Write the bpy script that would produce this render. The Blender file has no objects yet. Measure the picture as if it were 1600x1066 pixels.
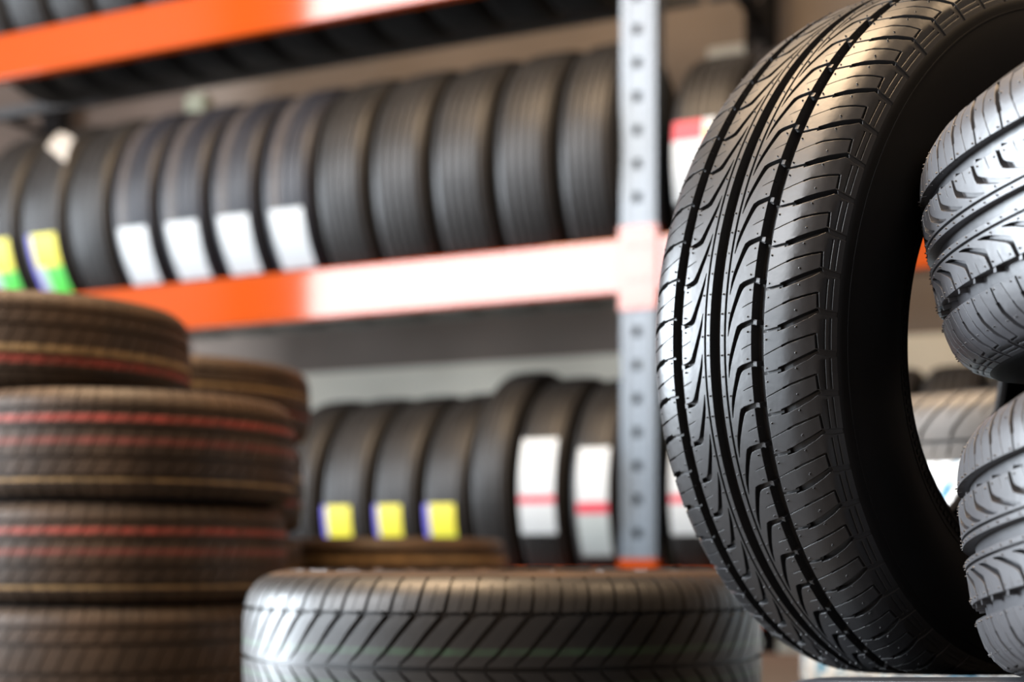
import bpy, math, random
from math import sin, cos, pi, sqrt, radians, atan2
from mathutils import Vector, Matrix
from mathutils.geometry import delaunay_2d_cdt
random.seed(7)
H = 1.25                       # camera height above the floor
COL = bpy.context.scene.collection
def V3(x, y, z): return Vector((x, y, z + H))      # z given relative to eye level

# ------------------------------------------------------------------ rack coordinates (s along rack, d out from its face)
U = Vector((0.9103, -0.4140, 0)); N = Vector((-0.4140, -0.9103, 0)); P0 = Vector((0.355, 4.0, 0))
def RK(s, d, z): p = P0 + U*s + N*d; return Vector((p.x, p.y, z + H))
def s_at(px, d):               # where along the rack a sight line crosses depth d
    k = (px-800)/2222.0; q = P0 + N*d
    return (k*q.y - q.x)/(U.x - k*U.y)

# ------------------------------------------------------------------ materials
def nodes(name):
    m = bpy.data.materials.new(name); m.use_nodes = True
    nt = m.node_tree; b = nt.nodes['Principled BSDF']; return m, nt, b
def N_(nt, t, **k):
    n = nt.nodes.new(t)
    for a, v in k.items(): setattr(n, a, v)
    return n
def rgba(c): return (c[0], c[1], c[2], 1)
def rubber(name, base=(.016,.016,.017), rough=.42, dust=None, dustamt=.4, stripes=(), bevel=False, bump=.15, spec=.5, noise=60):
    """stripes: (z0, z1, colour) bands round the tyre, in the tread's own axis coordinate (metres)"""
    m, nt, b = nodes(name); L = nt.links
    tc = N_(nt, 'ShaderNodeTexCoord')
    nz = N_(nt, 'ShaderNodeTexNoise'); nz.inputs['Scale'].default_value = 9; nz.inputs['Detail'].default_value = 6
    L.new(tc.outputs['Object'], nz.inputs['Vector'])
    rp = N_(nt, 'ShaderNodeValToRGB'); rp.color_ramp.elements[0].position = .42; rp.color_ramp.elements[1].position = .7
    L.new(nz.outputs['Fac'], rp.inputs['Fac'])
    mx = N_(nt, 'ShaderNodeMix', data_type='RGBA')
    mx.inputs[6].default_value = rgba(base); mx.inputs[7].default_value = rgba(dust if dust else [c*1.7 for c in base])
    ml = N_(nt, 'ShaderNodeMath', operation='MULTIPLY_ADD'); ml.inputs[1].default_value = dustamt; ml.inputs[2].default_value = dustamt*.55 if dust else 0
    L.new(rp.outputs['Color'], ml.inputs[0]); L.new(ml.outputs[0], mx.inputs[0])
    col = mx.outputs[2]
    sp = N_(nt, 'ShaderNodeSeparateXYZ'); L.new(tc.outputs['Object'], sp.inputs[0])
    for z0, z1, c in stripes:
        cmp_ = N_(nt, 'ShaderNodeMath', operation='COMPARE'); cmp_.inputs[1].default_value = (z0+z1)/2; cmp_.inputs[2].default_value = abs(z1-z0)/2
        L.new(sp.outputs[2], cmp_.inputs[0])
        n2 = N_(nt, 'ShaderNodeTexNoise'); n2.inputs['Scale'].default_value = 45; L.new(tc.outputs['Object'], n2.inputs['Vector'])
        m2 = N_(nt, 'ShaderNodeMath', operation='MULTIPLY'); L.new(cmp_.outputs[0], m2.inputs[0]); L.new(n2.outputs['Fac'], m2.inputs[1])
        m3 = N_(nt, 'ShaderNodeMath', operation='MULTIPLY'); L.new(m2.outputs[0], m3.inputs[0]); m3.inputs[1].default_value = 1.5; m3.use_clamp = True
        x = N_(nt, 'ShaderNodeMix', data_type='RGBA'); L.new(m3.outputs[0], x.inputs[0]); L.new(col, x.inputs[6]); x.inputs[7].default_value = rgba(c)
        col = x.outputs[2]
    L.new(col, b.inputs['Base Color'])
    rr = N_(nt, 'ShaderNodeMapRange'); rr.inputs[3].default_value = rough-.06; rr.inputs[4].default_value = rough+.1
    L.new(nz.outputs['Fac'], rr.inputs[0]); L.new(rr.outputs[0], b.inputs['Roughness'])
    b.inputs['Specular IOR Level'].default_value = spec
    n3 = N_(nt, 'ShaderNodeTexNoise'); n3.inputs['Scale'].default_value = noise; n3.inputs['Detail'].default_value = 5
    L.new(tc.outputs['Object'], n3.inputs['Vector'])
    bp = N_(nt, 'ShaderNodeBump'); bp.inputs['Strength'].default_value = bump; bp.inputs['Distance'].default_value = .002
    L.new(n3.outputs['Fac'], bp.inputs['Height'])
    if bevel:
        bv = N_(nt, 'ShaderNodeBevel', samples=4); bv.inputs['Radius'].default_value = .0006
        L.new(bv.outputs[0], bp.inputs['Normal'])
    L.new(bp.outputs[0], b.inputs['Normal'])
    return m
def paint(name, c, rough=.35, metal=0, spec=.5, bump=0, scale=20, var=.1, coat=0, coatr=.1):
    m, nt, b = nodes(name); L = nt.links
    tc = N_(nt, 'ShaderNodeTexCoord'); nz = N_(nt, 'ShaderNodeTexNoise'); nz.inputs['Scale'].default_value = scale; nz.inputs['Detail'].default_value = 5
    L.new(tc.outputs['Object'], nz.inputs['Vector'])
    mx = N_(nt, 'ShaderNodeMix', data_type='RGBA'); L.new(nz.outputs['Fac'], mx.inputs[0])
    mx.inputs[6].default_value = rgba([v*(1-var) for v in c]); mx.inputs[7].default_value = rgba([min(1, v*(1+var)) for v in c])
    L.new(mx.outputs[2], b.inputs['Base Color'])
    b.inputs['Roughness'].default_value = rough; b.inputs['Metallic'].default_value = metal; b.inputs['Specular IOR Level'].default_value = spec
    if coat: b.inputs['Coat Weight'].default_value = coat; b.inputs['Coat Roughness'].default_value = coatr
    if bump:
        bp = N_(nt, 'ShaderNodeBump'); bp.inputs['Strength'].default_value = bump; bp.inputs['Distance'].default_value = .004
        L.new(nz.outputs['Fac'], bp.inputs['Height']); L.new(bp.outputs[0], b.inputs['Normal'])
    return m

# ------------------------------------------------------------------ object helpers
def link(name, me, mat=None, parent=None, mats=None):
    o = bpy.data.objects.new(name, me); COL.objects.link(o)
    if me and not me.materials:
        for mm in (mats or [mat]): me.materials.append(mm)
    elif me and mat and me.materials[0] != mat:
        o.material_slots[0].link = 'OBJECT'; o.material_slots[0].material = mat
    if parent: o.parent = parent
    return o
def tag(o, label, cat, group=None):
    o['label'] = label; o['category'] = cat
    if group: o['group'] = group
    return o
def mesh(name, vs, fs, smooth=None):
    me = bpy.data.meshes.new(name); me.from_pydata([tuple(v) for v in vs], [], fs); me.update()
    if smooth is not None:
        me.polygons.foreach_set('use_smooth', [True]*len(me.polygons)); me.set_sharp_from_angle(angle=radians(smooth))
    return me
class MB:
    def __init__(s): s.v = []; s.f = []
    def box(s, o, ax, ay, az):           # centred at o, half-axis vectors
        i = len(s.v); o = Vector(o)
        for sx in (-1, 1):
            for sy in (-1, 1):
                for sz in (-1, 1): s.v.append(o + ax*sx + ay*sy + az*sz)
        for q in ((0,1,3,2),(4,6,7,5),(0,4,5,1),(2,3,7,6),(0,2,6,4),(1,5,7,3)): s.f.append([i+k for k in q])
        return s
    def abox(s, x0, x1, y0, y1, z0, z1):
        return s.box(((x0+x1)/2, (y0+y1)/2, (z0+z1)/2), Vector(((x1-x0)/2,0,0)), Vector((0,(y1-y0)/2,0)), Vector((0,0,(z1-z0)/2)))
    def rbox(s, s0, s1, d0, d1, z0, z1):  # box in rack coordinates, absolute heights
        p = RK((s0+s1)/2, (d0+d1)/2, 0); p.z = (z0+z1)/2
        return s.box(p, U*((s1-s0)/2), N*((d1-d0)/2), Vector((0,0,(z1-z0)/2)))
    def cyl(s, c, axis, r, l, n=16):
        c = Vector(c); a = axis.normalized(); e = a.orthogonal().normalized(); g = a.cross(e); i = len(s.v)
        for k in range(n):
            t = 2*pi*k/n; w = e*cos(t)*r + g*sin(t)*r; s.v += [c+w-a*l/2, c+w+a*l/2]
        for k in range(n):
            a0 = i+2*k; b0 = i+2*((k+1) % n); s.f.append([a0, b0, b0+1, a0+1])
        s.f.append([i+2*k for k in range(n)][::-1]); s.f.append([i+2*k+1 for k in range(n)]); return s
    def build(s, name, mat, parent=None, bevel=0, smooth=None):
        org = Vector((0,0,0))
        if parent is None:                # origin at the base of the thing
            lo = [min(v[k] for v in s.v) for k in range(3)]; hi = [max(v[k] for v in s.v) for k in range(3)]
            org = Vector(((lo[0]+hi[0])/2, (lo[1]+hi[1])/2, lo[2]))
        else: org = parent.location.copy()
        o = link(name, mesh(name, [Vector(v)-org for v in s.v], s.f, smooth), mat)
        if parent: o.parent = parent
        else: o.location = org
        if bevel:
            b = o.modifiers.new('bevel', 'BEVEL'); b.width = bevel; b.segments = 2; b.limit_method = 'ANGLE'
        return o
def empty(name, loc):
    o = bpy.data.objects.new(name, None); COL.objects.link(o); o.location = loc; o.empty_display_size = .1; return o

# ------------------------------------------------------------------ tread builder
def interp(v, xs, ys):
    v = abs(v)
    if v <= xs[0]: return ys[0]
    for i in range(1, len(xs)):
        if v <= xs[i]: t = (v-xs[i-1])/(xs[i]-xs[i-1]); return ys[i-1]*(1-t)+ys[i]*t
    return ys[-1]
def stroke(pts, hw, depth):
    """polygon round a centreline; pts (v,u) mm"""
    n = len(pts); hw = hw if isinstance(hw, (list, tuple)) else [hw]*n; Lf = []; Rt = []
    for i, (x, y) in enumerate(pts):
        a = pts[max(0, i-1)]; b = pts[min(n-1, i+1)]
        d = Vector((b[0]-a[0], b[1]-a[1])).normalized()
        if 0 < i < n-1:
            d1 = Vector((x-a[0], y-a[1])).normalized(); k = 1/max(.5, d.dot(d1))
        else: k = 1
        w = hw[i]*k; Lf.append((x-d.y*w, y+d.x*w)); Rt.append((x+d.y*w, y-d.x*w))
    return (Lf + Rt[::-1], depth)
def area(p): return sum(p[i][0]*p[(i+1) % len(p)][1]-p[(i+1) % len(p)][0]*p[i][1] for i in range(len(p)))/2
def tread_mesh(name, W, R0, npitch, prof, circ, feats, nubs=(), vlines=(), ustep=8, ang=32, flatten=None):
    """W half width mm; circ [(v0,v1,depth)] running grooves; feats [(polygon (v,u), depth)] repeated every pitch.
       prof(v_mm) -> radius mm.  Returns a mesh in metres, axis = local Z."""
    P = 2*pi*R0/npitch
    vs = []; es = []; fs = []; dep = []
    def addpoly(poly, d):
        pts = [(u, v) for v, u in poly]                 # to (x=u, y=v)
        if area(pts) < 0: pts = pts[::-1]
        i = len(vs); vs.extend(pts); n = len(pts)
        fs.append(list(range(i, i+n))); dep.append(d)
    for v0, v1, d in circ: addpoly([(v0, -3), (v1, -3), (v1, P+3), (v0, P+3)], d)
    for poly, d in feats:
        us = [q[1] for q in poly]
        for k in range(-3, 4):
            if max(us)+k*P > -.2 and min(us)+k*P < P+.2: addpoly([(q[0], q[1]+k*P) for q in poly], d)
    grid = sorted(set([-W, W] + list(vlines)))
    for v in grid: i = len(vs); vs += [(-4, v), (P+4, v)]; es.append((i, i+1))
    nu = max(1, round(P/ustep))
    for k in range(nu+1): i = len(vs); vs += [(P*k/nu, -W-1), (P*k/nu, W+1)]; es.append((i, i+1))
    ov, oe, of, _, _, orf = delaunay_2d_cdt([Vector(v) for v in vs], es, fs, 0, 1e-4, True)
    tri = []
    for f, o in zip(of, orf):
        cx = sum(ov[i].x for i in f)/3; cy = sum(ov[i].y for i in f)/3
        if 0 < cx < P and -W < cy < W: ds = [dep[k] for k in o] or [0]; tri.append((tuple(f), -min(ds) if min(ds) < 0 else max(ds)))
    key = {}; verts = []; faces = []
    def gv(t, i, d):
        x, y = ov[i].x, ov[i].y
        if abs(x-P) < 2e-3: t, x = t+1, 0.0
        elif abs(x) < 2e-3: x = 0.0
        t %= npitch; k = (t, round(x, 2), round(y, 2), round(d, 2))
        if k not in key:
            th = (t*P+x)/R0; r = (prof(y)-d)*.001; key[k] = len(verts); verts.append((r*cos(th), r*sin(th), y*.001))
        return key[k]
    def ek(i):
        x = ov[i].x; return (0.0 if (abs(x-P) < 2e-3 or abs(x) < 2e-3) else round(x, 2), round(ov[i].y, 2))
    ed = {}
    for f, d in tri:
        for a, b in ((0,1),(1,2),(2,0)): ed.setdefault(frozenset((ek(f[a]), ek(f[b]))), []).append((f[a], f[b], d))
    walls = []
    for l in ed.values():
        if len(l) == 2 and abs(l[0][2]-l[1][2]) > .05:
            a, b = l if l[0][2] < l[1][2] else (l[1], l[0]); walls.append((a[0], a[1], a[2], b[2]))
    for t in range(npitch):
        for f, d in tri:
            q = [gv(t, i, d) for i in f]
            if len(set(q)) == 3: faces.append(q)
        for i, j, d0, d1 in walls:
            q = [gv(t, j, d0), gv(t, i, d0), gv(t, i, d1), gv(t, j, d1)]
            if len(set(q)) == 4: faces.append(q)
    for t in range(npitch):
        for v, u, ln in nubs:
            th = ((t*P+u) % (2*pi*R0))/R0; r = prof(v)*.001
            e = Vector((cos(th), sin(th), 0)); g = Vector((-sin(th), cos(th), 0)); z = Vector((0,0,1)); c = e*r + z*v*.001
            lean = g*random.uniform(-.3,.3)+z*random.uniform(-.3,.3); i = len(verts); rr = .0008; ln2 = ln*.001*random.uniform(.5, 1.2)
            for k in range(5):
                w = (g*cos(2*pi*k/5)+z*sin(2*pi*k/5))*rr; verts += [tuple(c-e*.0005+w), tuple(c+(e+lean)*ln2+w*.7)]
            for k in range(5): a0 = i+2*k; b0 = i+2*((k+1) % 5); faces.append([a0, b0, b0+1, a0+1])
            faces.append([i+2*k+1 for k in range(5)])
    if flatten: verts = [flatten(Vector(v)) for v in verts]
    return mesh(name, verts, faces, ang)
def sidewall_mesh(name, prof, nseg=120, marks=(), flatten=None):
    """prof: list of (r, z) metres for the +z side, going from the tread edge round the bead and into the lining centre"""
    full = [(r, z) for r, z in prof] + [(r, -z) for r, z in prof[::-1]]
    vs = []; fs = []; n = len(full)
    for k in range(nseg):
        t = 2*pi*k/nseg
        for r, z in full: vs.append((r*cos(t), r*sin(t), z))
    for k in range(nseg):
        a = k*n; b = ((k+1) % nseg)*n
        for j in range(n-1): fs.append([a+j, b+j, b+j+1, a+j+1])
    for (r0, r1, t0, t1, z, h) in marks:           # raised moulded marks on the sidewall
        m = max(1, int((t1-t0)/.03)); i = len(vs)
        for k in range(m+1):
            t = t0+(t1-t0)*k/m
            for r in (r0, r1):
                zz = z(r) if callable(z) else z
                vs += [(r*cos(t), r*sin(t), zz-.002*math.copysign(1, zz)), (r*cos(t), r*sin(t), zz+h*math.copysign(1, zz))]
        for k in range(m):
            a = i+4*k; b = a+4
            fs += [[a+1, b+1, b+3, a+3], [a, b, b+1, a+1], [a+2, a+3, b+3, b+2]]
        fs += [[i, i+1, i+3, i+2], [i+4*m, i+4*m+2, i+4*m+3, i+4*m+1]]
    if flatten: vs = [flatten(Vector(v)) for v in vs]
    return mesh(name, vs, fs, 40)
def side_profile(re, we, rb, wb=None, bulge=.012):
    """re/we tread edge radius and half width, rb bead radius"""
    wb = wb or we*.88; h = re-rb; S = []
    for t, dz in ((0,0),(.07,.35),(.18,.75),(.36,1),(.5,.92),(.62,.66),(.74,.3),(.84,-.1),(.92,-.45)): S.append((re-h*t, we+dz*bulge))
    S[-1] = (rb+h*.08, wb+.006)
    S += [(rb+.002, wb+.003), (rb-.001, wb-.002), (rb, wb-.009), (rb+.008, wb-.012), (rb+h*.3, we-.008), (rb+h*.55, we), (rb+h*.8, we-.012), (re-.004, we-.03), (re+.003, we*.4), (re+.005, 0)]
    return S

# directional-free pattern of the near tyre and the two on the right ----------
def star_prof(R0=316.0):
    k = R0/316
    return lambda v: k*interp(v, [0,30,46,60,70,80,88,93,95.5,97], [316,315.5,314.5,312.5,310,305,298,289,284,281])
def half_features():
    F = []
    F.append(stroke([(39,.2),(34.5,-1.0),(31,-2.0),(28.0,-3.0),(25.6,-4.6),(24.1,-7.6),(22.4,-12),(19.8,-19),(17.4,-26),(15.6,-33),(14.2,-42)], [2.1,2.1,2.2,2.4,2.7,2.5,2.2,2.0,1.8,1.3,.35], 6.5))
    F.append(([(37.7,-1.6),(41.2,-2.4),(41.2,1.4),(37.7,2.2)], -2.2))        # tie bar at the mouth of each slanted groove
    F.append(stroke([(39,-16.6),(33,-18.7),(28.1,-20.7)], [.4,.35,.2], 4))
    F.append(stroke([(49,-8.2),(55.5,-7.2),(62.2,-5.8)], 1.1, 3.5))
    F.append(([(61.9,-3.8),(69,-1.0),(76,2.5),(82,5.6),(87.6,9.2),(88.4,5.8),(83,1.0),(76,-3.1),(69,-6.2),(61.9,-8.3)], 6.5))
    F.append(([(87.4,9.0),(91,7.6),(96,5.8),(96,1.8),(91,3.0),(87.4,5.0)], 1.6))
    F.append(stroke([(49,-26.6),(57,-23.2),(65.4,-19.6)], .36, 4))
    F.append(stroke([(65.2,-19.7),(71,-17.2),(77,-15),(82,-13),(87.3,-10.9)], .8, 4))
    F.append(([(86.7,-10.4),(88,-10.4),(88.6,-22.6),(87.3,-22.6)], 2.6))
    F.append(([(90.2,.6),(91.2,.6),(91.2,-23.6),(90.2,-23.6)], 2))
    F.append(([(92.6,1.4),(93.4,1.4),(93.4,-24),(92.6,-24)], 1.6))
    return F
def star_features():
    F = []; c = 1.0
    for p, d in half_features():
        F.append(([(v, -u) for v, u in p], d))                 # right half
        F.append(([(-v, u+c) for v, u in p], d))               # left half, turned half round
    return F
STAR_C = [(-5.7,5.7,9),(37.8,50,9),(-50,-37.8,9),(9.8,12,3.5),(-12,-9.8,3.5),(94.2,94.6,.01)]
def star_nubs():
    n = []
    for v, u in ((34,4),(34.6,-7.5),(7.6,-24.6),(7.6,-9),(14.3,8),(52.2,-3.8),(52.2,-14.3),(75.6,7.1),(76,-5.2)):
        n += [(v, -u, 1.4), (-v, u+1, 1.4)]
    return n
STAR_V = [s*v for v in (0,3,8,14,20,25,30,35,44,52,58,64,70,74,78,82,85,88,90.7,92.2,94,95) for s in (-1,1)]
# plain ribbed pattern for the racked tyres (half width 90)
def rib_prof(W, R): return lambda v: interp(v, [0,.5*W,.72*W,.85*W,.94*W,W], [R,R-1.5,R-4,R-8,R-15,R-22])
def rib_features(W):
    F = []
    for s in (-1, 1):
        F.append(stroke([(s*.66*W, 0),(s*.8*W, 3*s),(s*1.02*W, 5*s)], 1.1, 5))
        F.append(stroke([(s*.32*W, -8),(s*.48*W, -3)], .8, 4))
        F.append(stroke([(s*.12*W, 0),(s*.24*W, -5)], .7, 4))
    return F
def rib_circ(W): return [(-.29*W-3.5, -.29*W+3.5, 7), (.29*W-3.5, .29*W+3.5, 7), (-.62*W-3.5, -.62*W+3.5, 7), (.62*W-3.5, .62*W+3.5, 7), (-3, 3, 7)]
# V pattern (near flat tyre)
def vee_features(W, P):
    F = []
    for s in (-1, 1):
        g = .6*W
        F.append(stroke([(s*(g-1), 1),(s*(g-9), -6),(s*(g*.62), -17),(s*(g*.3), -32),(s*3, -47)], [3.2,3.0,2.7,2.1,1.0], 7))
        F.append(stroke([(s*(g+1), 2),(s*.8*W, 5),(s*1.02*W, 7)], [2.2,1.9,1.6], 5))
        F.append(stroke([(s*(g+4), 2+P/2),(s*.8*W, 5+P/2),(s*.93*W, 6+P/2)], .5, 3))
        F.append(([(s*(g-2.6), -2),(s*(g+1.4), -4),(s*(g+2.6), P-12),(s*(g-1), P-8)], 6.5))
        F.append(([(s*(g-4.5), 6),(s*(g-1), -6),(s*(g+2.5), -5),(s*(g+2), 7)], 7))
        F.append(([(s*(g-2.0), -10),(s*(g+3), -8),(s*(g+3), 3),(s*(g-2), 1)], 6.5))
    return F
# diagonal sipes, for the left-hand stack
def diag_features(W, P):
    F = []
    for s in (-1, 1):
        F.append(stroke([(s*.7*W, 0),(s*.84*W, 2),(s*1.02*W, 3)], 1.5, 5))
        F.append(stroke([(s*.7*W, P/2),(s*.9*W, P/2+2)], .6, 4))
    F.append(stroke([(.36*W, -9),(.58*W, 3)], 1.5, 5)); F.append(stroke([(-.58*W, -9),(-.36*W, 3)], 1.5, 5))
    F.append(stroke([(-.24*W, -9),(.0, -2),(.24*W, 8)], 1.3, 5))
    return F

# ------------------------------------------------------------------ rubber materials
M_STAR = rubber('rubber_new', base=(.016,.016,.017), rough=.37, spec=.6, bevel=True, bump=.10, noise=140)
M_SIDE = rubber('rubber_sidewall', base=(.0055,.0055,.006), rough=.6, bump=.05, spec=.16)
M_RACK = rubber('rubber_racked', base=(.012,.011,.0105), rough=.44, bump=.05, spec=.32)
M_RACK2 = rubber('rubber_racked_banded', base=(.011,.012,.017), rough=.44, bump=.05, spec=.32, stripes=[(-.052,-.015,(.06,.05,.045))])
M_RSIDE = rubber('rubber_racked_side', base=(.012,.012,.012), rough=.6, bump=.05, spec=.3)
BR = (.085,.048,.025)
M_FLAT = rubber('rubber_flat', base=(.012,.012,.012), rough=.40, dust=(.035,.026,.019), dustamt=.2, stripes=[(.014,.022,(.03,.055,.03)),(-.02,-.014,(.03,.055,.03))])
M_DUSTY = rubber('rubber_dusty', base=(.022,.015,.010), rough=.5, spec=.3, dust=BR, dustamt=.45)
RED = (.30,.05,.035); YEL = (.40,.25,.11)
M_DUST1 = rubber('rubber_dusty_top', base=(.022,.015,.010), rough=.5, spec=.3, dust=BR, dustamt=.5, stripes=[(-.022,-.010,YEL),(-.038,-.026,RED)])
M_DUST2 = rubber('rubber_dusty_red', base=(.022,.015,.010), rough=.5, spec=.3, dust=BR, dustamt=.5, stripes=[(.028,.038,RED),(-.004,.006,(.2,.055,.04)),(-.056,-.050,YEL)])
M_DUST3 = rubber('rubber_dusty_yellow', base=(.022,.015,.010), rough=.5, spec=.3, dust=BR, dustamt=.5, stripes=[(.012,.024,YEL),(-.03,-.022,RED)])
M_WHITE = paint('sticker_white', (.35,.37,.38), .5, var=.06)

# ------------------------------------------------------------------ tyre assembly
def orient(axis, ref=None):
    z = Vector(axis).normalized()
    x = Vector(ref) if ref is not None else (Vector((0,-1,0)) if abs(z.y) < .9 else Vector((1,0,0)))
    x = (x - z*x.dot(z)).normalized(); y = z.cross(x)
    return Matrix((x, y, z)).transposed()
def tyre(center, axis, tread, side, mt, ms, label, ref=None, group=None, base=None, scale=None, cat='tyre', spin=0):
    c = Vector(center); M = orient(axis, ref)
    b = Vector(base) if base else Vector((c.x, c.y, c.z))
    root = empty('tyre', b); tag(root, label, cat, group)
    for nm, me, mm in (('tread', tread, mt), ('sidewall', side, ms)):
        o = link(nm, me, mm, root)
        X = Matrix.Translation(c-b) @ M.to_4x4() @ Matrix.Rotation(spin, 4, 'Z')
        if scale: X = X @ Matrix.Diagonal((scale[0], scale[0], scale[1], 1))
        o.matrix_local = X
    return root
def sticker(root, center, axis, ref, R, t0, t1, z0, z1, bands, tilt=0, name='label_sticker', lab=None):
    """curved patch stuck on the tread. bands: list of (f0,f1,g0,g1,material) in patch fractions (t up, z across)"""
    M = orient(axis, ref); c = Vector(center)-root.location; vs = []; fs = []; mats = []; mi = []
    ts = 10
    for bi, (f0, f1, g0, g1, m) in enumerate(bands):
        if m not in mats: mats.append(m)
        i = len(vs); rr = R + .0022 + .0002*bi
        for k in range(ts+1):
            t = t0+(t1-t0)*(f0+(f1-f0)*k/ts)
            for g in (g0, (g0+g1)/2, g1):
                z = z0+(z1-z0)*g; a = t+tilt*(g-.5); zz = z + tilt*.12*((f0+(f1-f0)*k/ts)-.5)
                for e in (0, .0008):
                    v = Vector(((rr+e)*cos(a), (rr+e)*sin(a), zz)); vs.append(c + M @ v)
        for k in range(ts):
            a = i+6*k; b = a+6
            for q in (0, 2): fs += [[a+q+1, b+q+1, b+q+3, a+q+3], [a+q, a+q+2, b+q+2, b+q]]; mi += [mats.index(m)]*2
            fs += [[a, b, b+1, a+1], [a+4, a+5, b+5, b+4]]; mi += [mats.index(m)]*2
        e = i+6*ts; fs += [[i,i+1,i+3,i+2],[i+2,i+3,i+5,i+4],[e,e+2,e+3,e+1],[e+2,e+4,e+5,e+3]]; mi += [mats.index(m)]*4
    me = mesh(name, vs, fs)
    for m in mats: me.materials.append(m)
    me.polygons.foreach_set('material_index', mi)
    o = bpy.data.objects.new(name, me); COL.objects.link(o); o.parent = root
    if lab: o['label'] = lab
    return o

# ================================================================== SETTING
def struct(o): o['kind'] = 'structure'; return o
FZ = 0.0; CZ = 6.4
m_floor = paint('concrete', (.12,.115,.11), .55, scale=3, var=.15, bump=.05)
m_ceil = paint('ceiling_tan', (.30,.22,.15), .8, scale=1.5)
m_dark = paint('wall_brown_grey', (.20,.165,.14), .8, scale=2)
S0, S1, DB, DF = -5.6, 5.5, -1.5, 6.0
struct(MB().rbox(S0-.2, S1+.2, DB-.2, DF+.2, -.1, 0).build('floor', m_floor))
struct(MB().rbox(S0-.2, S1+.2, DB-.2, DF+.2, CZ, CZ+.1).build('ceiling', m_ceil))
# rear wall: taupe block above, cream paint below
m, nt, b = nodes('wall_two_tone'); L = nt.links
tc = N_(nt, 'ShaderNodeTexCoord'); sx = N_(nt, 'ShaderNodeSeparateXYZ'); L.new(tc.outputs['Object'], sx.inputs[0])
cp = N_(nt, 'ShaderNodeMath', operation='GREATER_THAN'); cp.inputs[1].default_value = H+.82; L.new(sx.outputs[2], cp.inputs[0])
nz = N_(nt, 'ShaderNodeTexNoise'); nz.inputs['Scale'].default_value = 2.2; L.new(tc.outputs['Object'], nz.inputs['Vector'])
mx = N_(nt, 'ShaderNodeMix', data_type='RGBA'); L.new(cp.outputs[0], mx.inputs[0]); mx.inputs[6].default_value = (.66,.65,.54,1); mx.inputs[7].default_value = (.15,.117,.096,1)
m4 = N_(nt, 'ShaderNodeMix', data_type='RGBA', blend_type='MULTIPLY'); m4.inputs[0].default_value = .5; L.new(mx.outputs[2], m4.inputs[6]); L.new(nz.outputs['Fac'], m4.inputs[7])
hs = N_(nt, 'ShaderNodeHueSaturation'); hs.inputs['Saturation'].default_value = .75; hs.inputs['Value'].default_value = 1.3; L.new(m4.outputs[2], hs.inputs['Color'])
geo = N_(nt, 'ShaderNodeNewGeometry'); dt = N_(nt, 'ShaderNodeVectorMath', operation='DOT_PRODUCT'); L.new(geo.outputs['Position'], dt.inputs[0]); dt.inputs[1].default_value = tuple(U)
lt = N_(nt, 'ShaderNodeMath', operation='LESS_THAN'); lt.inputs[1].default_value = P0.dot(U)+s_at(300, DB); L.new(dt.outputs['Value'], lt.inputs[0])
m5 = N_(nt, 'ShaderNodeMix', data_type='RGBA', blend_type='MULTIPLY'); L.new(lt.outputs[0], m5.inputs[0]); L.new(hs.outputs[0], m5.inputs[6]); m5.inputs[7].default_value = (.40,.34,.31,1)  # left end multiplied darker: the dimmer light there is painted into the wall colour
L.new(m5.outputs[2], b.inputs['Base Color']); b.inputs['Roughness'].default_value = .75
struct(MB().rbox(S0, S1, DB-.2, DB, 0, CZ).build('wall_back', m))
struct(MB().rbox(S1, S1+.2, DB-.2, DF+.2, 0, CZ).build('wall_right', m_dark))
# left wall with a wide opening
o = MB(); OD0, OD1, OZ0, OZ1 = 1.6, 3.8, .75, 3.95
o.rbox(S0-.2, S0, DB-.2, OD0, 0, CZ); o.rbox(S0-.2, S0, OD1, DF+.2, 0, CZ); o.rbox(S0-.2, S0, OD0, OD1, 0, OZ0); o.rbox(S0-.2, S0, OD0, OD1, OZ1, CZ)
struct(o.build('wall_left', m_dark))
# front wall (behind the camera) with door and tall window above it
WS0, WS1 = -4.95, -1.75
o = MB(); o.rbox(S0, WS0, DF, DF+.2, 0, CZ); o.rbox(WS1, S1, DF, DF+.2, 0, CZ); o.rbox(WS0, WS1, DF, DF+.2, 6.1, CZ); o.rbox(WS0, WS1, DF, DF+.2, 2.75, 2.95)
struct(o.build('wall_front', m_dark))
m_fr = paint('frame_grey', (.3,.3,.3), .4)
def frame_r(name, s0, s1, z0, z1, n):
    f = MB()
    for a, c in ((s0, s0+.05), (s1-.05, s1)): f.rbox(a, c, DF-.02, DF+.06, z0, z1)
    for a, c in ((z0, z0+.05), (z1-.05, z1)): f.rbox(s0+.05, s1-.05, DF-.02, DF+.06, a, c)
    return struct(f.build(name, m_fr))
frame_r('window_1', WS0, WS1, 2.95, 6.1, 2); frame_r('door_1', WS0, WS1, 0, 2.75, 2)
f = MB()
for a, c in ((OD0, OD0+.05), (OD1-.05, OD1)): f.rbox(S0-.06, S0+.02, a, c, OZ0, OZ1)
for a, c in ((OZ0, OZ0+.05), (OZ1-.05, OZ1)): f.rbox(S0-.06, S0+.02, OD0+.05, OD1-.05, a, c)
struct(f.build('window_2', m_fr))
def area_light(name, loc, direction, sx, sy, power, color, spread=180):
    l = bpy.data.lights.new(name, 'AREA'); l.shape = 'RECTANGLE'; l.size = sx; l.size_y = sy; l.energy = power; l.color = color; l.spread = radians(spread)
    o = bpy.data.objects.new(name, l); COL.objects.link(o); o.location = loc
    o.rotation_euler = Vector(direction).to_track_quat('-Z', 'Y').to_euler(); return o
area_light('window_daylight', RK((WS0+WS1)/2, DF-.03, (2.95+6.1)/2-H), -N, WS1-WS0-.1, 3.05, 900, (.93,.96,1.0))
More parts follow.
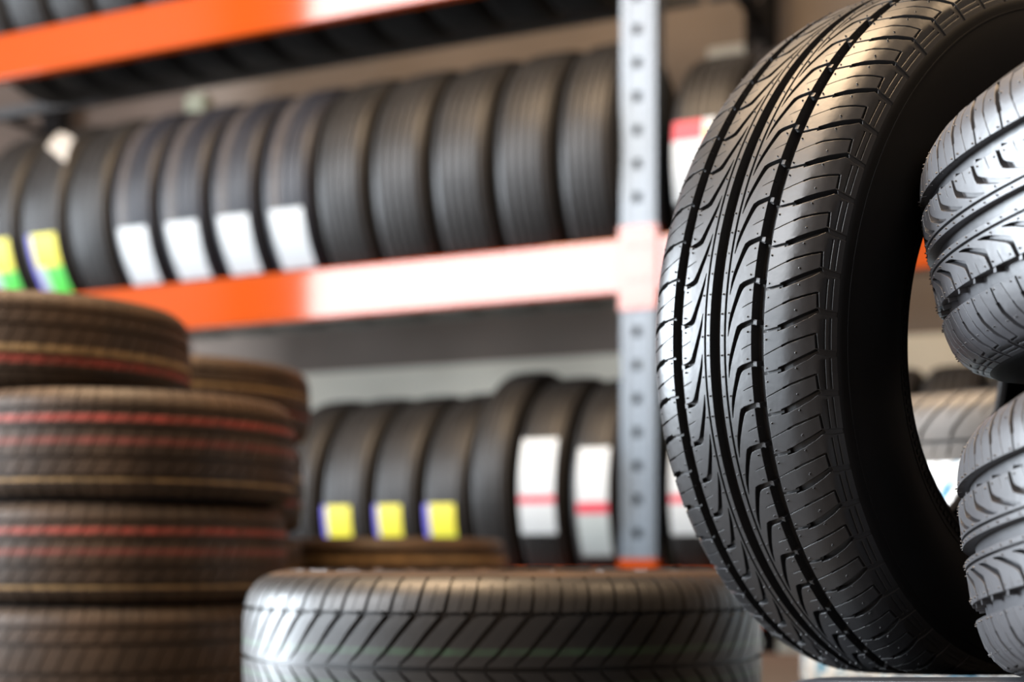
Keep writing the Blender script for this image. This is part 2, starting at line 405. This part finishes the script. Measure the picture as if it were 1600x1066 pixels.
area_light('door_daylight', RK((WS0+WS1)/2, DF-.03, 1.4-H), -N, WS1-WS0-.1, 2.6, 200, (.8,.9,1.0))
area_light('side_daylight', RK(S0+.03, (OD0+OD1)/2, (OZ0+OZ1)/2-H), U, OD1-OD0-.1, OZ1-OZ0-.1, 440, (.82,.91,1.0), 105)
def lamp(s, d, w, l, p, label):
    r = empty('ceiling_lamp', RK(s, d, 5.4-H)); tag(r, label, 'lamp', 'warm ceiling lamps')
    MB().rbox(s-w/2, s+w/2, d-l/2, d+l/2, 5.42, 5.5).build('lamp_housing', m_fr, r)
    MB().cyl(RK(s, d, 5.95-H), Vector((0,0,1)), .01, .9).build('hanging_rod', m_fr, r)
    a = area_light('lamp_light', RK(s, d, 5.41-H), (0,0,-1), w*.95, l*.95, p, (1,.70,.42))
lamp(-.5, 2.5, 2.2, 2.4, 400, 'warm overhead lamp hanging above the tyre stacks')
lamp(2.6, 1.3, 1.0, 1.4, 70, 'warm overhead lamp hanging in front of the rack')
W = bpy.data.worlds.new('world'); bpy.context.scene.world = W; W.use_nodes = True
W.node_tree.nodes['Background'].inputs[0].default_value = (.75,.85,1,1); W.node_tree.nodes['Background'].inputs[1].default_value = .6

# columns on the back wall and small fittings
m_black = paint('black_steel', (.012,.012,.014), .5)
s = s_at(312, -1.48); tag(MB().rbox(s-.05, s+.05, -1.499, -1.44, H+1.93, H+2.10).build('wall_box', paint('pale_green_grey', (.17,.19,.15), .7), bevel=.005), 'small pale green-grey box fixed to the wall above the shelf tyres', 'wall box')
s = s_at(1142, -1.48); tag(MB().rbox(s-.08, s+.08, -1.499, -1.44, H+1.72, H+1.95).build('notice_board', paint('pale_blue_grey', (.34,.38,.40), .6), bevel=.005), 'pale blue-grey board on the wall behind the upright post', 'board')

# ================================================================== RACK
m_or = paint('orange_beam', (.25,.036,.004), .5, spec=0, coat=.8, coatr=.07, var=.03, scale=6)
m_or2 = paint('orange_bracket', (.25,.036,.004), .5, spec=0, coat=.8, coatr=.1, var=.03)
m_post = paint('post_blue_grey', (.075,.10,.13), .42, spec=.55, coat=.34, coatr=.25, var=.1, scale=30)
m_hole = paint('hole_dark', (.006,.006,.008), .8)
FR = -3.34           # spacing of the upright frames
LV = (-.024, .913, 1.842)  # beam top heights rel. to eye
BH = .155
RD = -1.32           # rear posts
def upright(s, label):
    r = empty('rack_upright', RK(s, RD/2, -H)); tag(r, label, 'rack post', 'upright frames of the tyre rack')
    for d0 in (0, RD):
        f = MB(); z1 = H+2.75; w = .052; pitch = .0945; h0 = -.015; h1 = .009
        f.rbox(s-w, s+h0, d0-.004, d0, 0, z1); f.rbox(s+h1, s+w, d0-.004, d0, 0, z1)      # front face either side of the slots
        z = .02
        while z < z1:
            f.rbox(s+h0, s+h1, d0-.004, d0, z, z+pitch-.028); z += pitch
        f.rbox(s-w, s-w+.004, d0-.07, d0-.004, 0, z1); f.rbox(s+w-.004, s+w, d0-.07, d0-.004, 0, z1)
        f.rbox(s-w, s-.02, d0-.074, d0-.07, 0, z1); f.rbox(s+.02, s+w, d0-.074, d0-.07, 0, z1)
        f.rbox(s-w+.014, s-w+.022, d0, d0+.003, 0, z1); f.rbox(s+w-.022, s+w-.014, d0, d0+.003, 0, z1)   # rolled ribs
        z = .02+.03
        while z < z1:                                                                    # pressed dimples beside the slots
            f.rbox(s+.026, s+.036, d0, d0+.0025, z, z+.035); z += pitch
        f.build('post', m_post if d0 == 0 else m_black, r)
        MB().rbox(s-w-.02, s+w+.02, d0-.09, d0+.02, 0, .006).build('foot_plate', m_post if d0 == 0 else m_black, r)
    for z in (.25, 1.05, H+LV[0]-.07, H+LV[1]-.07, H+LV[2]+.13):
        MB().rbox(s-.012, s+.012, RD, -.074, z-.015, z+.015).build('cross_brace', m_black, r)
    for z0, z1 in ((.3, 1.0), (1.2, 2.55)):
        a = RK(s, -.08, z0-H); c = RK(s, RD+.01, z1-H)
        ax = (c-a)/2; MB().box((a+c)/2, U*.008, ax, ax.cross(U).normalized()*.015).build('diagonal_brace', m_black, r)
    for z in (1.87, 1.68):
        MB().cyl(RK(s, RD+.004, z), N, .03, .012, 16).build('round_cap', m_cap, r)
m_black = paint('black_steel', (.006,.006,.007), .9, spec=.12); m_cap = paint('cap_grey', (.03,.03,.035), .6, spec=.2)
upright(0, 'grey-blue perforated rack upright between the two shelf bays')
upright(FR, 'grey-blue perforated rack upright at the far left end of the shelves')
upright(-FR, 'grey-blue perforated rack upright behind the tyres on the right')
m_rail = paint('rear_rail', (.02,.02,.022), .5)
NM = {0: 'lowest', 1: 'middle', 2: 'top'}
for b0, b1, bn in ((FR, 0, 'left'), (0, -FR, 'right')):
    for i, z in enumerate(LV):
        r = empty('rack_beam', RK((b0+b1)/2, 0, z-BH))
        tag(r, f'glossy orange steel beam carrying the {NM[i]} row of tyres in the {bn} bay', 'shelf beam', 'orange beams of the tyre rack')
        MB().rbox(b0+.053, b1-.053, -.045, -.002, H+z-BH, H+z).build('beam', m_or, r, bevel=.006)
        for s in (b0, b1):
            sg = 1 if s == b0 else -1
            c = MB(); c.rbox(min(s, s+sg*.056), max(s, s+sg*.056), .001, .006, H+z-BH-.05, H+z+.03)
            c.rbox(*sorted((s+sg*.053, s+sg*.058)), -.06, .006, H+z-BH-.05, H+z+.03)
            for q in (.035, .13): c.cyl(RK(s+sg*.02, .008, z-BH+q), N, .009, .008, 10)
            c.build('beam_connector', m_or2, r)
        rr = MB().rbox(b0+.014, b1-.014, -.66, -.62, H+z-.04, H+z).build('rear_rail', m_rail)
        tag(rr, f'black rear rail behind the {NM[i]} row of tyres in the {bn} bay', 'rail', 'rear rails of the tyre rack')

# ------------------------------------------------------------------ racked tyres
RT = {}
def rack_tyre_meshes(W, R):
    k = (round(W), round(R))
    if k not in RT:
        pf = rib_prof(W, R)
        tm = tread_mesh(f'racked_tread', W, R, 70, pf, rib_circ(W), rib_features(W), vlines=[s*W*q for q in (.15,.45,.72,.85,.94) for s in (-1,1)], ustep=15)
        sm = sidewall_mesh('racked_sidewall', side_profile((R-22)/1000, W/1000, max(.17, R/1000*.57), bulge=.008), 72)
        RT[k] = (tm, sm)
    return RT[k]
ORD = ['first','second','third','fourth','fifth','sixth','seventh','eighth','ninth','tenth','eleventh','twelfth','thirteenth','fourteenth','fifteenth']
m_yel = paint('sticker_yellow', (.42,.38,.012), .5, var=.05); m_grn = paint('sticker_green', (.05,.38,.045), .5, var=.05); m_blu = paint('sticker_blue', (.08,.07,.42), .5)
m_red = paint('sticker_red', (.38,.015,.035), .5); m_pale = paint('sticker_pale', (.27,.30,.30), .5); m_tagw = paint('tag_offwhite', (.27,.25,.225), .7)
def rack_tyre(px0, px1, level, R, mat, label, group, st=None):
    z = LV[level]; dc = -.33; gap = .286
    zc = z + sqrt(R*R-gap*gap)
    df = dc + R
    s0 = s_at(px0, df); s1 = s_at(px1, df); W = (s1-s0)/2*1000
    Wk = max(70, round((W-9)/6)*6)
    tm, sm = rack_tyre_meshes(Wk, R*1000)
    sc = (s1+s0)/2; c = RK(sc, dc, zc)
    root = tyre(c, U, tm, sm, mat, M_RSIDE, label, ref=N, group=group, base=RK(sc, dc, zc-R), scale=(1, (W-6)/Wk*.96), spin=random.random())
    if st: st(root, c, R, (W-6)/1000)
    return root
def st_white(root, c, R, w):          # local y = U x N points down -> negative angles are up
    sticker(root, c, U, N, R, radians(12), radians(40), -w*.6, w*.72, [(0,1,0,1,M_WHITE)])
def st_green(root, c, R, w):
    sticker(root, c, U, N, R, radians(10), radians(46), -w*.55, w*.75, [(0,.45,.12,1,m_yel),(.45,1,.12,1,m_grn),(0,1,0,.12,m_blu),(.45,1,.12,.4,m_pale)])
def st_tag(root, c, R, w):
    st_green(root, c, R, w); sticker(root, c, U, N, R+.003, radians(-52), radians(-33), -w*.6, w*.8, [(0,1,0,1,m_tagw)], tilt=.25, name='price_tag')
def st_red(root, c, R, w):
    sticker(root, c, U, N, R, radians(-14), radians(22), -w*.85, w*.45, [(0,.25,0,.7,m_red),(0,1,.7,1,M_WHITE),(.25,1,0,.7,M_WHITE),(.12,.3,.78,1,m_yel)])
def st_yel(root, c, R, w):
    sticker(root, c, U, N, R, radians(2), radians(20), -w*.85, w*.35, [(0,1,.14,1,m_yel),(0,1,0,.14,m_blu)])
def st_yelg(root, c, R, w):
    sticker(root, c, U, N, R, radians(2), radians(22), -w*.85, w*.5, [(0,.8,.16,1,m_yel),(0,1,0,.16,m_blu),(.8,1,.16,1,m_grn)])
def st_long(root, c, R, w):
    sticker(root, c, U, N, R, radians(-24), radians(20), -w*.78, w*.72, [(0,.6,0,1,M_WHITE),(.6,.68,0,1,m_red),(.68,1,0,1,M_WHITE)])
def st_long2(root, c, R, w):
    sticker(root, c, U, N, R, radians(-20), radians(30), -w*.6, w*.75, [(0,.5,0,1,M_WHITE),(.5,.6,0,1,m_red),(.6,1,0,1,m_pale)])
G1 = 'tyres standing on the middle shelf'; G0 = 'tyres standing on the lowest shelf'; G2 = 'tyres standing on the top shelf'
mid = [(-48,22,M_RACK,'black racked tyre cut by the left edge, with a green and yellow sticker',st_green),
 (24,95,M_RACK,'black racked tyre with a white tag above and a yellow-green sticker below',st_tag),
 (97,165,M_RACK,'plain black racked tyre between the green-stickered one and the first white-labelled one',None),
 (167,238,M_RACK2,'black middle-shelf tyre with square white label, leftmost of the four so labelled',st_white),
 (240,318,M_RACK2,'black middle-shelf tyre with square white label, second from left of the four',st_white),
 (321,398,M_RACK2,'black middle-shelf tyre with square white label, third from left of the four',st_white),
 (401,484,M_RACK2,'black middle-shelf tyre with square white label, rightmost and largest of the four',st_white),
 (486,569,M_RACK,'unlabelled black middle-shelf tyre standing directly right of the last white-labelled tyre',None),
 (571,663,M_RACK,'unlabelled black middle-shelf tyre, second to the right of the last white label',None),
 (666,762,M_RACK,'unlabelled black middle-shelf tyre, third tyre left of the upright post',None),
 (765,862,M_RACK,'unlabelled black middle-shelf tyre, second tyre left of the upright post',None),
 (865,958,M_RACK,'unlabelled black middle-shelf tyre right against the upright post, dark sidewall showing',None)]
for a, b_, mt, lab, st in mid: rack_tyre(a, b_, 1, .39, mt, lab, G1, st)
rack_tyre(1040, 1150, 1, .357, M_RACK, 'smaller black middle-shelf tyre right of the post with a red and white sticker', G1, st_red)
rack_tyre(1154, 1262, 1, .357, M_RACK, 'black middle-shelf tyre half hidden behind the tread of the big tyre', G1)
low = [(425,492,.353,M_RACK,'black lowest-shelf tyre mostly hidden behind the dusty stacks on the left',None),
 (496,574,.353,M_RACK,'black lowest-shelf tyre with a small yellow sticker, leftmost of three so marked',st_yel),
 (577,652,.353,M_RACK,'black lowest-shelf tyre with a small yellow sticker, middle of three so marked',st_yel),
 (655,731,.353,M_RACK,'black lowest-shelf tyre with yellow sticker edged green below, rightmost of three',st_yelg),
 (728,797,.376,M_RACK,'taller unlabelled black tyre on the lowest shelf beside the yellow-stickered ones',None),
 (800,880,.366,M_RACK,'black lowest-shelf tyre with long white label and red dash, second left of post',st_long),
 (884,962,.362,M_RACK,'black lowest-shelf tyre with long white label, right against the upright post',st_long2),
 (1036,1110,.362,M_RACK,'black lowest-shelf tyre with white label showing just right of the upright post',st_long)]
for a, b_, R, mt, lab, st in low: rack_tyre(a, b_, 0, R, mt, lab, G0, st)
x = 1114
for k in range(5):
    rack_tyre(x, x+96+k*3, 0, .356, M_RACK, 'black lowest-shelf tyre standing in the right bay behind the near tyres', G0); x += 99+k*3
for k in range(15):
    px = -75 + sum(62+q*3.2 for q in range(k)); w = 62+k*3.2
    if px+w > 955: break
    lab = 'black top-shelf tyre above the upper orange beam, cut by the photo edge' if px < 280 else 'black top-shelf tyre with only its underside showing below the upper beam'
    rack_tyre(px, px+w-2, 2, .39, M_RACK, lab, G2)

# ================================================================== LYING STACKS
PLT = H-.236
m_wood = paint('platform_grey', (.055,.05,.047), .6, scale=8, var=.25, bump=.1)
pr = empty('display_platform', RK(.3, 1.6, -H)); tag(pr, 'dark grey display platform the lying tyres are stacked on', 'platform')
MB().rbox(-1.3, 1.95, .2, 3.08, PLT-.04, PLT).build('platform_top', m_wood, pr)
for x in (-1.22, .3, 1.87):
    for y in (.28, 1.6, 3.0): MB().rbox(x-.04, x+.04, y-.04, y+.04, 0, PLT-.04).build('leg', m_wood, pr)
TM = {}
def vmesh():
    W = 95; R = 320; npi = 66; P = 2*pi*R/npi
    return (tread_mesh('vee_tread', W, R, npi, lambda v: interp(v, [0,45,60,72,82,90,95], [320,319,317,313.5,308,300,290]), [(-2.5,2.5,7)], vee_features(W, P),
      vlines=[s*q for q in (10,22,35,45,56,64,72,78,84,90) for s in (-1,1)], ustep=8),
      sidewall_mesh('vee_sidewall', side_profile(.290, .095, .215, bulge=.006), 120, marks=[(.245,.262,t*.22,t*.22+.15,(lambda r: .1005),.0015) for t in range(28)]))
def dmesh(W, R, npi=64):
    P = 2*pi*R/npi
    return (tread_mesh('diagonal_tread', W, R, npi, rib_prof(W, R), [(.27*W-2.5,.27*W+3.5,7),(.62*W-3,.62*W+3,7),(-.33*W,-.25*W,7),(-.68*W,-.6*W,7)], diag_features(W, P),
      vlines=[s*W*q for q in (.12,.45,.72,.8,.87,.94) for s in (-1,1)], ustep=10),
      sidewall_mesh('diagonal_sidewall', side_profile((R-22)/1000, W/1000, R/1000*.6, bulge=.004), 96))
vm = vmesh()
def lying(x, y, zc, R, halfh, meshes, mat, label, group=None, axis=(0,0,1), ms=M_RSIDE, meshR=None, meshW=None, spin=0):
    c = V3(x, y, zc); sc = (R/meshR, halfh/meshW) if meshR else None
    return tyre(c, axis, meshes[0], meshes[1], mat, ms, label, group=group, base=(c.x, c.y, c.z-halfh), scale=sc, spin=spin)
GS = 'tyres lying in the left stack'; GP = 'tyres lying in the stack behind'
# near flat tyre in front
lying(-.012, 1.78, -.112, .32, .101, vm, M_FLAT, 'single big tyre lying flat in the foreground with slanted V tread blocks', ms=M_DUSTY)
d3 = dmesh(76, 290)
lying(-.67, 2.40, -.066-.0805, .29, .0805, d3, M_DUSTY, 'bottom dusty tyre of the left stack, partly behind the foreground flat tyre', GS, meshR=.29, meshW=.080, spin=.4)
lying(-.67, 2.40, .013, .288, .079, d3, M_DUST2, 'dusty tyre with red bands in the left stack, third from its top', GS, meshR=.29, meshW=.080, spin=1.3)
lying(-.66, 2.40, .1785, .292, .0855, d3, M_DUST2, 'dusty tyre with red bands in the left stack, right under the topmost tyre', GS, meshR=.29, meshW=.080, spin=2.2)
lying(-.83, 2.45, .264+.081, .270, .081, d3, M_DUST1, 'topmost brown tyre of the left stack, with a yellow and a red line', GS, meshR=.29, meshW=.080, spin=.9)
lying(-.765, 3.12, .338, .320, .080, d3, M_DUST3, 'topmost brown tyre with yellow line in the stack behind the left stack', GP, meshR=.29, meshW=.080, spin=.2)
lying(-.775, 3.12, .158, .315, .100, d3, M_DUST3, 'second brown tyre of the stack behind the left one, its yellow line showing', GP, meshR=.29, meshW=.080, spin=1.2)
lying(-.775, 3.12, -.042, .315, .097, d3, M_DUST3, 'third brown tyre of the stack behind the left one, mostly hidden', GP, meshR=.29, meshW=.080, spin=2.0)
lying(-.775, 3.12, -.187, .315, .048, d3, M_DUST3, 'thin bottom tyre of the stack behind the left one, hidden by nearer tyres', GP, meshR=.29, meshW=.080)
lying(-.295, 3.53, -.026, .283, .0825, d3, rubber('rubber_dusty_line', base=(.022,.015,.010), rough=.5, spec=.3, dust=BR, dustamt=.5, stripes=[(.018,.034,YEL)]), 'brown tyre with a tan line lying behind the foreground tyre, below the yellow stickers', meshR=.29, meshW=.080, spin=.5)
lying(-.295, 3.53, -.172, .28, .0625, d3, M_DUSTY, 'brown tyre under the tan-lined one behind the foreground tyre', meshR=.29, meshW=.080, spin=.5)
# beyond the hole of the big tyre
def gmesh():
    W = 96; R = 320; npi = 46; P = 2*pi*R/npi; F = []
    for q in (-1, 1):
        F.append(stroke([(q*31, 0),(q*42, 3),(q*60, 16),(q*78, 34),(q*98, 52)], [2.2,2.2,2.1,1.9,1.6], 6))
        F.append(stroke([(q*60, 16+P/2),(q*78, 32+P/2),(q*90, 46+P/2)], [.6,1.1,1.1], 4))
        F.append(stroke([(q*23, 0),(q*8, -4)], 1.6, 5)); F.append(stroke([(q*23, P/2),(q*8, P/2-4)], .8, 4))
    return (tread_mesh('angled_tread', W, R, npi, lambda v: interp(v, [0,45,60,72,82,90,96], [320,319,317,313.5,308,300,288]), [(24,29,8),(-29,-24,8)], F,
      vlines=[s*q for q in (10,35,45,56,64,72,78,84,90) for s in (-1,1)], ustep=9), vm[1])
lying(.78, 2.15, .1335, .32, .101, gmesh(), rubber('rubber_grey_dusty', base=(.06,.058,.055), rough=.45, dust=(.12,.10,.08), dustamt=.35), 'grey tyre with diagonal grooves lying in plastic wrap, seen through the big tyre', ms=M_RSIDE, spin=.3)
m, nt, b = nodes('plastic_wrap'); L = nt.links
tc = N_(nt, 'ShaderNodeTexCoord'); nz = N_(nt, 'ShaderNodeTexNoise'); nz.inputs['Scale'].default_value = 15; nz.inputs['Detail'].default_value = 4; nz.inputs['Distortion'].default_value = 2.5
L.new(tc.outputs['Object'], nz.inputs['Vector']); rp = N_(nt, 'ShaderNodeValToRGB'); e = rp.color_ramp.elements
e[0].position = .38; e[0].color = (.10,.40,.66,1); e[1].position = .50; e[1].color = (.86,.93,.97,1)
L.new(nz.outputs['Fac'], rp.inputs['Fac']); L.new(rp.outputs['Color'], b.inputs['Base Color']); b.inputs['Roughness'].default_value = .25; b.inputs['Coat Weight'].default_value = .6
b.inputs['Coat Roughness'].default_value = .15
n5 = N_(nt, 'ShaderNodeTexNoise'); n5.inputs['Scale'].default_value = 22; n5.inputs['Distortion'].default_value = 1.5; L.new(tc.outputs['Object'], n5.inputs['Vector'])
bp = N_(nt, 'ShaderNodeBump'); bp.inputs['Strength'].default_value = .9; bp.inputs['Distance'].default_value = .02; L.new(n5.outputs['Fac'], bp.inputs['Height']); L.new(bp.outputs[0], b.inputs['Normal'])
m_film = m
vs = []; fs = []; n = 160; pf = []
for r, z in ((.15,.255),(.318,.256),(.3265,.262),(.3268,.34),(.3275,.366),(.331,.368),(.333,.34),(.336,.30),(.335,.24),(.326,.205),(.322,.19),(.325,.17),(.334,.12),(.335,.06),(.328,.02),(.305,.004),(.27,.001),(.15,.004)): pf.append((r, z))
for k in range(n):
    t = 2*pi*k/n
    for r, z in pf:
        rr = r + (.002*sin(17*t+z*30)+.001*sin(41*t-z*70) if r > .328 else 0); vs.append((rr*cos(t), rr*sin(t), z))
m_ = len(pf)
for k in range(n):
    for j in range(m_-1): fs.append([k*m_+j, k*m_+j+1, ((k+1) % n)*m_+j+1, ((k+1) % n)*m_+j])
    fs.append([k*m_+m_-1, k*m_, ((k+1) % n)*m_, ((k+1) % n)*m_+m_-1])
o = link('wrapped_tyre_bundle', mesh('wrapped_tyre_bundle', vs, fs, 60), m_film); o.location = (.78, 2.15, PLT+.0005)
tag(o, 'bundle of tyres wrapped in white and blue plastic film, behind the big tyre', 'wrapped tyres')

# ================================================================== THE NEAR TYRES
C = V3(.412, 1.306, .197); ph = .924; lm = -.08
A_ax = Vector((cos(ph)*cos(lm), -sin(ph)*cos(lm), sin(lm))).normalized(); NF = Vector((-sin(ph), -cos(ph), 0))
Mo = orient(A_ax, NF)
U0 = -.011/.314                                     # phase of the blocks at the front
def flat(v):                                         # the tyre's weight flattens it where it rests on the tyre below
    w = C + Mo @ v; zp = H - .0815*w.y
    if w.z < zp+.012:
        t = w.z-(zp+.012); w.z = zp + .012*math.exp(t/.012) if t > -.06 else zp
        return tuple(Mo.transposed() @ (w-C))
    return tuple(v)
# spin baked so that the flattened part stays underneath
spin = -U0
Rz = Matrix.Rotation(spin, 3, 'Z')
star = tread_mesh('zigzag_tread', 95.5, 316, 62, star_prof(), STAR_C, star_features(), star_nubs(), STAR_V, 6)
SP = [(.284,.0955),(.2815,.0975),(.279,.098),(.270,.1015),(.258,.1045),(.246,.1055),(.234,.105),(.222,.102),(.212,.097),(.204,.0925),(.199,.0915),(.196,.092),(.193,.0895),(.190,.0855),(.187,.0845),(.186,.081),(.189,.077),(.2,.079),(.215,.086),(.235,.092),(.262,.093),(.285,.082),(.300,.055),(.304,.02),(.305,0)]
def zside(r):
    pts = SP[:14]
    for i in range(len(pts)-1):
        if pts[i][0] >= r >= pts[i+1][0]:
            t = (pts[i][0]-r)/(pts[i][0]-pts[i+1][0]); return pts[i][1]*(1-t)+pts[i+1][1]*t
    return .1
marks = [(.2755,.2765,0,2*pi,zside,.0006),(.2105,.2115,0,2*pi,zside,.0006)]
random.seed(3)
for t in [i*2*pi/180 for i in range(180)]: marks.append((.1995,.2035,t,t+.018,zside,.0008))
side = sidewall_mesh('sidewall', SP, 180, marks)
def bake(me, fn):
    m2 = me.copy()
    for v in m2.vertices: v.co = fn(v.co)
    m2.update(); return m2
tr = bake(star, lambda v: flat(Rz @ Vector(v))); sd = bake(side, lambda v: flat(Vector(v)))
tyre(C, A_ax, tr, sd, M_STAR, M_SIDE, 'big new black tyre standing upright at right, sharp zigzag tread facing the camera', ref=NF, base=(C.x, C.y, C.z-.303))
K = .93
def near(x, y, z, ax, label, spin):
    c = Vector((x*K, y*K, z*K+H)); 
    return tyre(c, ax, star, side, M_STARB, M_SIDE, label, group='tyres piled at the right edge', base=(c.x, c.y, c.z-.09), scale=(K, K), spin=spin)
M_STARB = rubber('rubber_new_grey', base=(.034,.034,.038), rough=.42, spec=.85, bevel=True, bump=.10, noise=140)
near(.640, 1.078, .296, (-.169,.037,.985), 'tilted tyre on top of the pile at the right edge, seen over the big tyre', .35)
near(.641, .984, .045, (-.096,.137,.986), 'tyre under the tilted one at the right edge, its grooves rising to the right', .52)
dax = Vector((-.0, .0812, 1)).normalized()
c = V3(.523, 1.2, -.0815*1.2) - dax*.057
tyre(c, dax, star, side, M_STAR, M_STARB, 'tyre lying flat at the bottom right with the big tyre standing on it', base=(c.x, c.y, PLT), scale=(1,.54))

# ================================================================== CAMERA
cam = bpy.data.cameras.new('camera'); co = bpy.data.objects.new('camera', cam); COL.objects.link(co)
co.location = (0, 0, H); co.rotation_euler = (radians(90), 0, 0)
cam.lens = 50; cam.sensor_width = 36; cam.sensor_fit = 'HORIZONTAL'; cam.shift_y = 344/1600
cam.dof.use_dof = True; cam.dof.focus_distance = 1.05; cam.dof.aperture_fstop = .05/.0135
cam.clip_start = .05
sc = bpy.context.scene; sc.camera = co
sc.view_settings.view_transform = 'Standard'; sc.view_settings.look = 'None'; sc.view_settings.gamma = 1; sc.view_settings.exposure = 0
